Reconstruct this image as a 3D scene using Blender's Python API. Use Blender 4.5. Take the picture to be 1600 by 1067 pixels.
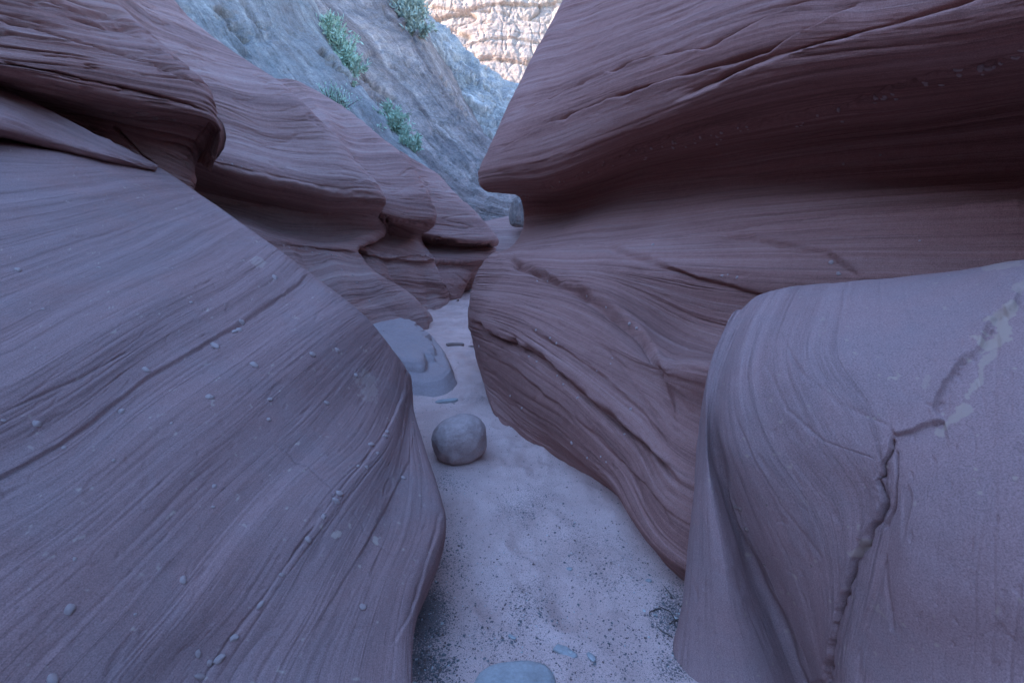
import bpy, math, random
import numpy as np

for o in list(bpy.data.objects):
    bpy.data.objects.remove(o)
C = bpy.context.scene
COL = C.collection
R = math.radians
random.seed(7)
RNG = np.random.default_rng(11)

# ------------------------------------------------------------------ camera
CAM_H = 1.4
PITCH = R(14.0)
FPX = 711.0                      # focal length in photo pixels (1600 wide)
cam = bpy.data.cameras.new('camera')
cam.sensor_width = 36.0
cam.lens = 36.0 * FPX / 1600.0
cam.clip_start = 0.02
cam.clip_end = 2000.0
camo = bpy.data.objects.new('camera', cam)
COL.objects.link(camo)
camo.location = (0, 0, CAM_H)
camo.rotation_euler = (R(90) - PITCH, 0, 0)
C.camera = camo

# ------------------------------------------------------------------ sky, sun, exposure
SUN_DIR = np.array([-0.90, -0.20, 0.40]); SUN_DIR /= np.linalg.norm(SUN_DIR)   # towards the sun
SUN_EL = math.asin(SUN_DIR[2])
SUN_AZ = math.atan2(SUN_DIR[0], SUN_DIR[1])
w = bpy.data.worlds.new('World')
C.world = w
w.use_nodes = True
nt = w.node_tree
bg = nt.nodes['Background']
sky = nt.nodes.new('ShaderNodeTexSky')
sky.sky_type = 'NISHITA'
sky.sun_disc = False
sky.sun_elevation = SUN_EL
sky.sun_rotation = SUN_AZ
sky.dust_density = 0.2
sky.ozone_density = 5.0
nt.links.new(sky.outputs[0], bg.inputs[0])
bg.inputs[1].default_value = 0.15
sl = bpy.data.lights.new('sun', 'SUN')
sl.energy = 2.0
sl.angle = R(0.6)
sl.color = (1.0, 0.93, 0.84)
so = bpy.data.objects.new('sun', sl)
COL.objects.link(so)
from mathutils import Vector
so.rotation_euler = Vector(SUN_DIR).to_track_quat('Z', 'Y').to_euler()
C.view_settings.view_transform = 'Standard'
C.view_settings.look = 'None'
C.view_settings.gamma = 1.0
C.view_settings.exposure = 2.9

# ------------------------------------------------------------------ projection helpers
SP, CP = math.sin(PITCH), math.cos(PITCH)
def ray(px, py):
    x = (px - 800.0) / FPX
    v = -(py - 533.5) / FPX
    return np.array([x, v * SP + CP, v * CP - SP])
def at(px, py, Y):                                  # the point seen at px,py whose world y is Y
    d = ray(px, py)
    return np.array([0, 0, CAM_H]) + d * (Y / d[1])
def at_z(px, py, z):                                # the point seen at px,py at height z
    d = ray(px, py)
    return np.array([0, 0, CAM_H]) + d * ((z - CAM_H) / d[2])
def proj(P):
    q = P - np.array([0, 0, CAM_H])
    dep = q[..., 1] * CP - q[..., 2] * SP
    up = q[..., 1] * SP + q[..., 2] * CP
    dd = np.where(dep > 0.02, dep, 0.02)
    px = 800 + FPX * q[..., 0] / dd
    py = 533.5 - FPX * up / dd
    return np.where(dep > 0.02, px, -9999), np.where(dep > 0.02, py, -9999), dep

# ------------------------------------------------------------------ noise
def _h(ix, iy, iz, seed):
    n = (ix.astype(np.int64) * 374761393 + iy.astype(np.int64) * 668265263 + iz.astype(np.int64) * 2147483647 + seed * 144665) & 0xFFFFFFFF
    n = ((n ^ (n >> 13)) * 1274126177) & 0xFFFFFFFF
    n = (n ^ (n >> 16))
    n = (n * 2246822519) & 0xFFFFFFFF
    return n ^ (n >> 15)
def noise2(x, y, seed=0):
    x = np.asarray(x, float); y = np.asarray(y, float)
    xi = np.floor(x); yi = np.floor(y)
    fx = x - xi; fy = y - yi
    u = fx * fx * fx * (fx * (fx * 6 - 15) + 10); v = fy * fy * fy * (fy * (fy * 6 - 15) + 10)
    z = np.zeros_like(xi)
    def g(a, b):
        an = _h(xi + a, yi + b, z, seed) * (2 * math.pi / 4294967296.0)
        return np.cos(an) * (fx - a) + np.sin(an) * (fy - b)
    a = g(0, 0); b = g(1, 0); c = g(0, 1); d = g(1, 1)
    return 1.5 * ((a + u * (b - a)) * (1 - v) + (c + u * (d - c)) * v)
def noise3(P, f, seed=0):
    p = P * f
    i = np.floor(p); fr = p - i
    s = fr * fr * (3 - 2 * fr)
    out = 0
    for dx in (0, 1):
        for dy in (0, 1):
            for dz in (0, 1):
                hv = _h(i[..., 0] + dx, i[..., 1] + dy, i[..., 2] + dz, seed) / 4294967296.0 * 2 - 1
                wt = (s[..., 0] if dx else 1 - s[..., 0]) * (s[..., 1] if dy else 1 - s[..., 1]) * (s[..., 2] if dz else 1 - s[..., 2])
                out = out + hv * wt
    return out
def sstep(a, b, x):
    t = np.clip((x - a) / (b - a), 0, 1)
    return t * t * (3 - 2 * t)

# ------------------------------------------------------------------ splines
def hermite(K, t, tn):
    """K (n,...) values at knots t, sampled at tn."""
    n = len(t)
    m = np.zeros_like(K)
    d = (K[1:] - K[:-1]) / (t[1:] - t[:-1]).reshape((-1,) + (1,) * (K.ndim - 1))
    m[0] = d[0]; m[-1] = d[-1]
    for i in range(1, n - 1):
        h0 = t[i] - t[i - 1]; h1 = t[i + 1] - t[i]
        m[i] = (d[i - 1] * h1 + d[i] * h0) / (h0 + h1)
    k = np.clip(np.searchsorted(t, tn, side='right') - 1, 0, n - 2)
    h = (t[k + 1] - t[k]); s = (tn - t[k]) / h
    sh = (-1,) + (1,) * (K.ndim - 1)
    s = s.reshape(sh); h = h.reshape(sh)
    return ((2 * s**3 - 3 * s**2 + 1) * K[k] + (s**3 - 2 * s**2 + s) * h * m[k]
            + (-2 * s**3 + 3 * s**2) * K[k + 1] + (s**3 - s**2) * h * m[k + 1])

def resolve(net, ys=1.0):
    rows = []
    for row in net:
        pts = [None] * len(row)
        for j, e in enumerate(row):
            if e[0] == 'w': pts[j] = np.array(e[1:], float)
            elif e[0] == 'z': pts[j] = at_z(e[1], e[2], e[3])
            elif e[0] == 'f': pts[j] = at_z(e[1], e[2], -0.03)
            elif isinstance(e[0], str) and e[0] in 'rdu': pass
            else: pts[j] = at(e[0], e[1], e[2] * ys)
        for j, e in enumerate(row):
            if e[0] == 'r':
                b = pts[j - 1] if (j > 0 and pts[j - 1] is not None) else pts[j + 1]
                pts[j] = b + np.array(e[1:], float)
        rows.append(pts)
    for i, row in enumerate(net):                       # 'd': offset from the same column of the next row
        for j, e in enumerate(row):
            if e[0] == 'd': rows[i][j] = rows[i + 1][j] + np.array(e[1:], float)
            if e[0] == 'u': rows[i][j] = rows[i - 1][j] + np.array(e[1:], float)
    return np.array(rows)

def samples(K, axis, px_step, lo=2, hi=400):
    """knots (centripetal) and sample parameters along axis of control net K."""
    A = np.moveaxis(K, axis, 0)
    ch = np.sqrt(np.linalg.norm(A[1:] - A[:-1], axis=-1)).mean(axis=1) + 1e-4
    t = np.concatenate([[0], np.cumsum(ch)])
    px, py, dep = proj(A)
    inside = (px > -250) & (px < 1850) & (py > -250) & (py < 1320)
    pxc = np.clip(px, -150, 1750); pyc = np.clip(py, -150, 1217)
    dd = np.hypot(pxc[1:] - pxc[:-1], pyc[1:] - pyc[:-1])
    vis = inside[1:] | inside[:-1]
    tn = [0.0]
    for i in range(len(t) - 1):
        dm = np.percentile(np.where(vis[i], dd[i], 0), 85)
        n = int(np.clip(math.ceil(dm / px_step), lo, hi))
        tn += list(t[i] + (t[i + 1] - t[i]) * np.arange(1, n + 1) / n)
    return t, np.array(tn)

def grid_normals(P):
    du = np.gradient(P, axis=1); dv = np.gradient(P, axis=0)
    n = np.cross(du, dv)
    return n / (np.linalg.norm(n, axis=-1, keepdims=True) + 1e-12)

def polyline_dist(px, py, path):
    best = np.full(px.shape, 1e9); sd = np.zeros(px.shape); tt = np.zeros(px.shape)
    path = np.array(path, float)
    L = np.concatenate([[0], np.cumsum(np.linalg.norm(path[1:] - path[:-1], axis=1))])
    for i in range(len(path) - 1):
        a = path[i]; b = path[i + 1]; ab = b - a; l2 = (ab**2).sum()
        t = np.clip(((px - a[0]) * ab[0] + (py - a[1]) * ab[1]) / l2, 0, 1)
        dx = px - a[0] - t * ab[0]; dy = py - a[1] - t * ab[1]
        d = np.hypot(dx, dy)
        k = d < best
        best = np.where(k, d, best)
        sg = np.sign(ab[0] * dy - ab[1] * dx)
        sd = np.where(k, sg * d, sd)
        tt = np.where(k, (L[i] + t * (L[i + 1] - L[i])) / L[-1], tt)
    return best, sd, tt

def mesh_from_grid(name, P, attrs, mat, closed=False):
    nv, nu = P.shape[:2]
    me = bpy.data.meshes.new(name)
    idx = np.arange(nv * nu).reshape(nv, nu)
    if closed:
        idx = np.concatenate([idx, idx[:, :1]], axis=1)
    q = np.stack([idx[:-1, :-1], idx[:-1, 1:], idx[1:, 1:], idx[1:, :-1]], axis=-1).reshape(-1, 4)
    me.vertices.add(nv * nu)
    me.vertices.foreach_set('co', P.reshape(-1).astype(np.float32))
    me.loops.add(q.size)
    me.loops.foreach_set('vertex_index', q.reshape(-1).astype(np.int32))
    me.polygons.add(len(q))
    me.polygons.foreach_set('loop_start', (np.arange(len(q)) * 4).astype(np.int32))
    me.polygons.foreach_set('use_smooth', np.ones(len(q), bool))
    me.update(calc_edges=True)
    for k, a in attrs.items():
        at_ = me.attributes.new(k, 'FLOAT', 'POINT')
        at_.data.foreach_set('value', a.reshape(-1).astype(np.float32))
    me.materials.append(mat)
    ob = bpy.data.objects.new(name, me)
    COL.objects.link(ob)
    return ob

def tag(o, label=None, cat=None, group=None, kind=None):
    if label: o['label'] = label
    if cat: o['category'] = cat
    if group: o['group'] = group
    if kind: o['kind'] = kind
    return o

# ------------------------------------------------------------------ materials
class NT:
    def __init__(s, name):
        s.m = bpy.data.materials.new(name); s.m.use_nodes = True
        s.t = s.m.node_tree; s.b = s.t.nodes['Principled BSDF']
        s.b.inputs['Specular IOR Level'].default_value = 0.25
    def n(s, ty, **k):
        x = s.t.nodes.new(ty)
        for a, v in k.items(): setattr(x, a, v)
        return x
    def l(s, a, b): s.t.links.new(a, b)
    def attr(s, name): return s.n('ShaderNodeAttribute', attribute_name=name).outputs['Fac']
    def math(s, op, a, b=None, c=None):
        x = s.n('ShaderNodeMath', operation=op)
        for i, v in enumerate((a, b, c)):
            if v is None: continue
            if isinstance(v, (int, float)): x.inputs[i].default_value = v
            else: s.l(v, x.inputs[i])
        return x.outputs[0]
    def vec(s, x, y, z=0.0):
        c = s.n('ShaderNodeCombineXYZ')
        for i, v in enumerate((x, y, z)):
            if isinstance(v, (int, float)): c.inputs[i].default_value = v
            else: s.l(v, c.inputs[i])
        return c.outputs[0]
    def noise(s, v, scale, detail=4, rough=0.55, dist=0.0):
        x = s.n('ShaderNodeTexNoise')
        x.inputs['Scale'].default_value = scale; x.inputs['Detail'].default_value = detail
        x.inputs['Roughness'].default_value = rough; x.inputs['Distortion'].default_value = dist
        if v is not None: s.l(v, x.inputs['Vector'])
        return x.outputs['Fac']
    def ramp(s, f, *stops):
        x = s.n('ShaderNodeValToRGB')
        e = x.color_ramp.elements
        while len(e) < len(stops): e.new(0.5)
        for el, (p, c) in zip(e, stops):
            el.position = p; el.color = (*c, 1) if len(c) == 3 else c
        s.l(f, x.inputs[0])
        return x.outputs[0]
    def mix(s, f, a, b, mode='MIX'):
        x = s.n('ShaderNodeMix', data_type='RGBA', blend_type=mode)
        for sock, v in ((x.inputs[0], f), (x.inputs[6], a), (x.inputs[7], b)):
            if isinstance(v, (int, float)): sock.default_value = v
            elif isinstance(v, tuple): sock.default_value = (*v, 1)
            else: s.l(v, sock)
        return x.outputs[2]

def rock_material(name, dark, mid, pale, lam=55.0, bump=0.004, grain=260.0, mark=(0.5, 0.36, 0.29), blotch=None, blotch_amt=0.5, blotch_scale=1.2, lam_amt=1.0, line=1.0, speck=0.0):
    M = NT(name)
    co = M.n('ShaderNodeTexCoord').outputs['Object']
    bed = M.attr('bed'); al = M.attr('along'); mk = M.attr('mark'); wr = M.attr('warp')
    bw = M.math('ADD', bed, wr)
    v1 = M.vec(M.math('MULTIPLY', bw, lam), M.math('MULTIPLY', al, lam * 0.009))
    v2 = M.vec(M.math('MULTIPLY', bw, lam * 0.22), M.math('MULTIPLY', al, lam * 0.006), 3.3)
    v3 = M.vec(M.math('MULTIPLY', bw, lam * 3.1), M.math('MULTIPLY', al, lam * 0.035), 7.7)
    n1 = M.noise(v1, 1.0, 5, 0.62); n2 = M.noise(v2, 1.0, 3, 0.5); n3 = M.noise(v3, 1.0, 3, 0.6)
    cm = M.attr('calm'); ncm = M.math('SUBTRACT', 1.0, cm)
    calmed = lambda f: M.math('ADD', M.math('MULTIPLY', ncm, f), M.math('MULTIPLY', cm, 0.5))
    n1, n2, n3 = calmed(n1), calmed(n2), calmed(n3)
    big = M.noise(co, 0.9, 4, 0.55, 0.6)
    gr = M.noise(co, grain, 3, 0.7)
    gr2 = M.noise(co, grain * 0.12, 5, 0.7)
    f = M.math('ADD', M.math('MULTIPLY', n1, 0.34 * lam_amt), M.math('MULTIPLY', n2, 0.45))
    f = M.math('ADD', f, M.math('MULTIPLY', n3, 0.12 * lam_amt))
    f = M.math('ADD', f, M.math('MULTIPLY', big, 0.22))
    f = M.math('ADD', f, M.math('MULTIPLY', gr2, 0.16))
    f = M.math('SUBTRACT', f, 0.39 * lam_amt * 0.5 + 0.0)
    col = M.ramp(f, (0.28, dark), (0.44, mid), (0.62, pale))
    if blotch:
        bl = M.noise(co, blotch_scale, 7, 0.72, 0.8)
        col = M.mix(M.math('MULTIPLY', M.ramp(bl, (0.42, (0, 0, 0)), (0.62, (1, 1, 1))), blotch_amt), col, blotch)
    ln = M.math('ABSOLUTE', M.math('SUBTRACT', n1, 0.5))
    ln2 = M.math('ABSOLUTE', M.math('SUBTRACT', n3, 0.5))
    lf = M.math('MULTIPLY', M.ramp(ln, (0.0, (1, 1, 1)), (0.035, (0, 0, 0))), M.ramp(M.noise(v2, 3.1, 2, 0.5), (0.45, (0, 0, 0)), (0.6, (1, 1, 1))))
    lf2 = M.math('MULTIPLY', M.ramp(ln2, (0.0, (1, 1, 1)), (0.05, (0, 0, 0))), M.ramp(M.noise(v2, 2.3, 2, 0.5), (0.42, (0, 0, 0)), (0.62, (1, 1, 1))))
    lf = M.math('MULTIPLY', lf, ncm); lf2 = M.math('MULTIPLY', lf2, ncm)
    lines = M.math('ADD', M.math('MULTIPLY', lf, 0.7), M.math('MULTIPLY', lf2, 0.45))
    col = M.mix(M.math('MULTIPLY', lines, 0.55 * line), col, (dark[0] * .62, dark[1] * .58, dark[2] * .58))
    g = M.ramp(gr, (0.28, (0.55, 0.55, 0.56)), (0.72, (1.4, 1.4, 1.38)))
    col = M.mix(0.75, col, g, 'MULTIPLY')
    if speck:
        sp = M.noise(co, speck, 8, 0.78, 0.4)
        sp2 = M.noise(co, speck * 3.3, 6, 0.75)
        sm = M.math('ADD', M.math('MULTIPLY', sp, .6), M.math('MULTIPLY', sp2, .4))
        col = M.mix(0.9, col, M.ramp(sm, (0.34, (.5, .5, .52)), (0.5, (1, 1, 1)), (0.66, (1.4, 1.36, 1.32))), 'MULTIPLY')
    col = M.mix(mk, col, mark)
    M.l(col, M.b.inputs['Base Color'])
    M.b.inputs['Roughness'].default_value = 0.92
    h = M.math('ADD', M.math('MULTIPLY', n1, 0.9), M.math('MULTIPLY', n3, 0.35))
    h = M.math('ADD', h, M.math('MULTIPLY', gr, 0.5))
    h = M.math('ADD', h, M.math('MULTIPLY', gr2, 0.5))
    h = M.math('SUBTRACT', h, M.math('MULTIPLY', lines, 0.5))
    bp = M.n('ShaderNodeBump')
    bp.inputs['Strength'].default_value = 0.8
    bp.inputs['Distance'].default_value = bump
    M.l(h, bp.inputs['Height'])
    M.l(bp.outputs[0], M.b.inputs['Normal'])
    return M.m

ROCK_D, ROCK_M, ROCK_P = (0.235, 0.125, 0.112), (0.31, 0.172, 0.157), (0.375, 0.22, 0.205)
M_slab = rock_material('smooth_red_sandstone', ROCK_D, ROCK_M, ROCK_P, lam=60, bump=0.0028, grain=300, blotch=(.265,.19,.185), blotch_amt=.4, blotch_scale=1.6, lam_amt=0.55)
M_right = rock_material('dark_red_sandstone', (0.19, 0.08, 0.065), (0.32, 0.15, 0.125), (0.40, 0.22, 0.19), lam=60, bump=0.004, grain=260)
M_near = rock_material('pale_red_sandstone', (.265,.15,.138), (0.345, 0.20, 0.187), (0.40, 0.245, 0.228), lam=70, bump=0.003, grain=300, blotch=(.28,.195,.19), blotch_amt=.5, blotch_scale=2.2, line=0.5, mark=(0.42, 0.28, 0.22), lam_amt=0.6)
M_over = rock_material('ribbed_red_sandstone', (0.19, 0.085, 0.072), (0.33, 0.165, 0.14), (0.43, 0.26, 0.225), lam=42, bump=0.006, grain=300)
M_fin = rock_material('banded_red_sandstone', (0.20, 0.10, 0.088), (0.35, 0.19, 0.165), (0.45, 0.285, 0.25), lam=26, bump=0.008, grain=150)
M_slope = rock_material('grey_varnished_sandstone', (0.15, 0.11, 0.10), (0.26, 0.22, 0.20), (0.42, 0.38, 0.34), lam=8, bump=0.03, grain=40, blotch=(0.17, 0.155, 0.15), blotch_amt=0.8, blotch_scale=0.9, speck=3.5)
M_mid = rock_material('mottled_brown_sandstone', (0.13, 0.085, 0.075), (0.25, 0.18, 0.16), (0.42, 0.33, 0.29), lam=4, bump=0.05, grain=16, blotch=(0.12, 0.10, 0.10), blotch_amt=0.8, blotch_scale=0.5, speck=1.8)
M_pale = rock_material('pale_grey_sandstone', (0.17, 0.145, 0.135), (0.34, 0.30, 0.28), (0.5, 0.45, 0.42), lam=2.0, bump=0.06, grain=10, blotch=(0.25, 0.24, 0.23), blotch_amt=0.8, blotch_scale=0.35, speck=1.0)
M_cliff = rock_material('peach_sandstone', (0.23, 0.135, 0.10), (0.32, 0.225, 0.185), (0.385, 0.305, 0.27), lam=0.8, bump=0.1, grain=6, blotch=(0.27, 0.235, 0.22), blotch_amt=0.55, blotch_scale=0.13)

def simple_mat(name, c1, c2, scale, bump=0.002, rough=0.9):
    M = NT(name)
    co = M.n('ShaderNodeTexCoord').outputs['Object']
    a = M.noise(co, scale, 6, 0.65); b = M.noise(co, scale * 9, 3, 0.7)
    f = M.math('ADD', M.math('MULTIPLY', a, 0.6), M.math('MULTIPLY', b, 0.4))
    M.l(M.ramp(f, (0.36, c1), (0.64, c2)), M.b.inputs['Base Color'])
    M.b.inputs['Roughness'].default_value = rough
    bp = M.n('ShaderNodeBump'); bp.inputs['Distance'].default_value = bump; bp.inputs['Strength'].default_value = 0.9
    M.l(f, bp.inputs['Height']); M.l(bp.outputs[0], M.b.inputs['Normal'])
    return M.m
M_nod = simple_mat('pale_concretion', (0.30, 0.20, 0.18), (0.45, 0.325, 0.30), 90, 0.0015)
M_nod_dark = simple_mat('brown_concretion', (0.2, 0.12, 0.1), (0.32, 0.21, 0.18), 60, 0.001)

# ------------------------------------------------------------------ rock masses from control nets
def make_rock(name, label, cat, net, mat, step=2.0, ys=1.0, strata=0.006, sfreq=14.0, undul=0.02, ufreq=1.3, rib=0.0, ribf=30.0,
              grooves=(), ledges=(), marks=(), warp=0.02, warpf=1.2, tile=0.0, rough=0.0, seed=1, kind=None, blocks=0.0, blockf=1.0, alf=1.0, pits=0.0, flute=None, ridges=None, calm=None):
    K = resolve(net, ys)
    tv, sv = samples(K, 0, step)
    tu, su = samples(K, 1, step)
    P = hermite(K, tv, sv)
    P = np.moveaxis(hermite(np.moveaxis(P, 1, 0), tu, su), 0, 1)
    N = grid_normals(P)
    px, py, dep = proj(P)
    tocam = np.array([0, 0, CAM_H]) - P
    vis = (px > 0) & (px < 1600) & (py > 0) & (py < 1067)
    if not vis.any(): vis = np.ones_like(vis)
    flip = (np.einsum('ijk,ijk->ij', N, tocam)[vis] > 0).mean() < 0.5
    if flip: N = -N
    # metric bed / along coordinates
    dv = np.linalg.norm(np.diff(P, axis=0), axis=-1); du = np.linalg.norm(np.diff(P, axis=1), axis=-1)
    wv = vis.astype(float) + 1e-3
    b = np.concatenate([[0], np.cumsum((dv * wv[1:]).sum(1) / wv[1:].sum(1))])
    a = np.concatenate([[0], np.cumsum((du * wv[:, 1:]).sum(0) / wv[:, 1:].sum(0))])
    bed = np.repeat(b[:, None], P.shape[1], 1); al = np.repeat(a[None, :], P.shape[0], 0)
    wr = warp * (noise2(al * warpf, bed * warpf * 1.5, seed) + 0.5 * noise2(al * warpf * 2.7, bed * warpf * 3, seed + 1))
    bw = bed + wr
    D = undul * (noise3(P, ufreq, seed + 2) + 0.5 * noise3(P, ufreq * 2.3, seed + 3))
    # weathered strata: rounded ribs separated by thin recessed partings
    cm = np.zeros_like(D)
    if calm is not None:                                 # beds fade out past a given row of the net
        cm = sstep(tv[calm] - .4 * (tv[calm] - tv[calm - 1]), tv[calm] + .4 * (tv[calm + 1] - tv[calm]), sv)[:, None] * np.ones_like(D)
    env = (1 - .85 * cm) * 0.2 + (1 - .85 * cm) * 0.8 * sstep(-0.25, 0.45, noise2(bw * sfreq * 0.3, al * 0.5, seed + 9))
    s1 = noise2(bw * sfreq, al * 0.9 * alf, seed + 4); s2 = noise2(bw * sfreq * 2.3, al * 1.8 * alf, seed + 5); s3 = noise2(bw * sfreq * 5.1, al * 3.5 * alf, seed + 6)
    s1 = 0.6 * s1 + 0.8 * (np.sqrt(np.abs(s1)) - 0.5); s2 = 0.6 * s2 + 0.8 * (np.sqrt(np.abs(s2)) - 0.5)
    D += strata * env * (0.9 * s1 + 0.5 * s2 + 0.28 * s3)
    if rib:
        rr = noise2(bw * ribf, al * 1.2 * alf, seed + 7)
        part = np.exp(-(rr / 0.07)**2) * sstep(-0.2, 0.4, noise2(al * 1.5, bed * ribf * 0.3, seed + 8))
        D -= rib * part
        rr = noise2(bw * ribf * 2.9, al * 2.1, seed + 17)
        part = np.exp(-(rr / 0.10)**2) * sstep(-0.1, 0.4, noise2(al * 2.2, bed * ribf * 0.8, seed + 18))
        D -= 0.45 * rib * part
    if flute:                                            # water-worn flutes below a given row of the net
        fa, ff, r0 = flute
        mv = sstep(tv[r0], tv[min(r0 + 2, len(tv) - 1)], sv)[:, None]
        fn = noise2(al * ff + .25 * bed, bed * ff * .25, seed + 27)
        D += fa * mv * (np.abs(fn) * 1.6 - .4)
    if ridges:                                           # rounded crests running down across the beds
        fa, ff = ridges
        fn = noise2(al * ff + .35 * bed, bed * ff * .12, seed + 28)
        D += fa * (.45 - np.sqrt(fn * fn + .004) * 1.7)
    if pits:
        D -= pits * sstep(.62, .9, noise2(bed * 18, al * 7, seed + 25) * 1.2) + .6 * pits * sstep(.62, .85, noise2(bed * 50, al * 22, seed + 26) * 1.2)
    if rough:
        D += rough * (noise3(P, 9.0 / max(rough * 40, 1), seed + 12) * 0.6 + noise3(P, 24.0 / max(rough * 40, 1), seed + 13) * 0.4)
    if blocks:
        for f, amp in ((1.0, 1.0), (2.7, .4)):          # layers broken into blocks by joints
            q = bw * blockf * f + 0.35 * noise2(al * blockf * f * 0.4, bed * blockf * f * .3, seed + 20)
            ly = np.floor(q); saw = q - ly
            zz = np.zeros_like(ly)
            rl = _h(ly, zz, zz, seed + 21) / 4294967296.0
            cq = al * blockf * f * (.35 + .5 * rl) + rl * 17 + .25 * noise2(bed * blockf * 3, al * blockf, seed + 23)
            cl = np.floor(cq); cs = cq - cl
            rb = _h(ly, cl, zz, seed + 22) / 4294967296.0
            edge = np.minimum(np.minimum(saw, 1 - saw), np.minimum(cs, 1 - cs) * 1.3)
            D += blocks * amp * ((rl - .5) * 1.1 + (rb - .5) * .7 - .35 * np.exp(-edge / .05) + .25 * saw)
    for g in grooves:
        path, wd, dp = g[:3]
        opt = g[3] if len(g) > 3 else {}
        jx = (noise3(P, 14, seed + 30) + .6 * noise3(P, 45, seed + 33)) * opt.get('jit', 1.1); jy = (noise3(P, 14, seed + 31) + .6 * noise3(P, 45, seed + 34)) * opt.get('jit', 1.1)
        d, sd, t = polyline_dist(px + jx, py + jy, path)
        wd = wd * np.clip(0.75 + 0.9 * noise3(P, 6, seed + 35) + .2 * noise3(P, 22, seed + 36), .3, 1.8)
        fade = sstep(0, opt.get('fa', 0.08), t) * sstep(0, opt.get('fb', 0.08), 1 - t)
        mod = 0.75 + 0.5 * noise3(P, 9, seed + 32)
        D -= dp * np.exp(-(d / wd)**2) * fade * mod
        if 'crumb' in opt:
            D -= opt['crumb'] * np.clip(np.abs(noise3(P, 26, seed + 50)) * 1.5 - .5 + .8 * noise3(P, 60, seed + 51) + .5 * noise3(P, 130, seed + 52), 0, 2) * np.exp(-(d / opt.get('cw', 13))**2) * fade
        if 'step' in opt:                       # one side stands proud of the other
            W = opt.get('W', 30.0)
            D += opt['step'] * np.tanh(sd / np.maximum(wd * 0.6, 1.0)) * np.exp(-np.abs(sd) / W) * fade
    mark = np.zeros_like(D)
    for mk in marks:
        path, wd, amt = mk
        d, sd, t = polyline_dist(px, py, path)
        nn = noise3(P, 45, seed + 40) * 0.6 + noise3(P, 110, seed + 41) * 0.5
        mark = np.maximum(mark, amt * sstep(0.42, 0.62, np.exp(-(d / wd)**2) + 0.75 * nn - 0.02))
    P = P + N * D[..., None]
    if flip: P2, at_ = P[:, ::-1], lambda x: x[:, ::-1]
    else: P2, at_ = P, lambda x: x
    ob = mesh_from_grid(name, P2, {'bed': at_(bed), 'along': at_(al), 'mark': at_(mark), 'warp': at_(wr), 'calm': at_(cm)}, mat)
    tag(ob, label, cat, kind=kind)
    px, py, dep = proj(P)
    Nn = grid_normals(P)
    if flip: Nn = -Nn
    ob_data = dict(ob=ob, P=P, N=Nn, px=px, py=py, dep=dep)
    print(name, P.shape)
    return ob_data

def surf(dat, x, y):
    d2 = (dat['px'] - x)**2 + (dat['py'] - y)**2
    face = np.einsum('ijk,ijk->ij', dat['N'], np.array([0, 0, CAM_H]) - dat['P']) > 0
    d2 = np.where(face, d2, 1e9)
    best = d2.min()
    k = np.where(d2 < best + 9, dat['dep'], 1e9)
    i = np.unravel_index(np.argmin(k), k.shape)
    return dat['P'][i], dat['N'][i], dat['dep'][i]

import bmesh
def lump_mesh(name, mat, seed, sub=3, rough=0.28):
    bm = bmesh.new()
    bmesh.ops.create_icosphere(bm, subdivisions=sub, radius=1.0)
    P = np.array([v.co[:] for v in bm.verts])
    d = 1 + rough * noise3(P, 1.3, seed) + rough * 0.4 * noise3(P, 3.1, seed + 1)
    for v, k in zip(bm.verts, d): v.co *= k
    for f in bm.faces: f.smooth = True
    me = bpy.data.meshes.new(name); bm.to_mesh(me); bm.free()
    me.materials.append(mat)
    return me
NOD = [lump_mesh('nodule', M_nod, 50 + i) for i in range(5)]
NOD_D = [lump_mesh('nodule', M_nod_dark, 70 + i) for i in range(5)]

def nodules(dat, pts, meshes=None, name='nodule'):
    meshes = meshes or NOD
    for e in pts:
        x, y, r = e[:3]
        asp = e[3] if len(e) > 3 else random.uniform(1.0, 1.5)
        ang = e[4] if len(e) > 4 else random.uniform(-0.6, 0.6)
        P, N, dep = surf(dat, x, y)
        rad = .85 * r / FPX * dep
        o = bpy.data.objects.new(name, random.choice(meshes))
        COL.objects.link(o)
        q = Vector(N).to_track_quat('Z', 'Y')
        o.rotation_euler = q.to_euler()
        o.rotation_euler.rotate_axis('Z', ang + math.pi / 2)
        o.scale = (rad * asp, rad, rad * 0.8)
        o.location = Vector(P - N * rad * 0.12)
        o.parent = dat['ob']

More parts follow.
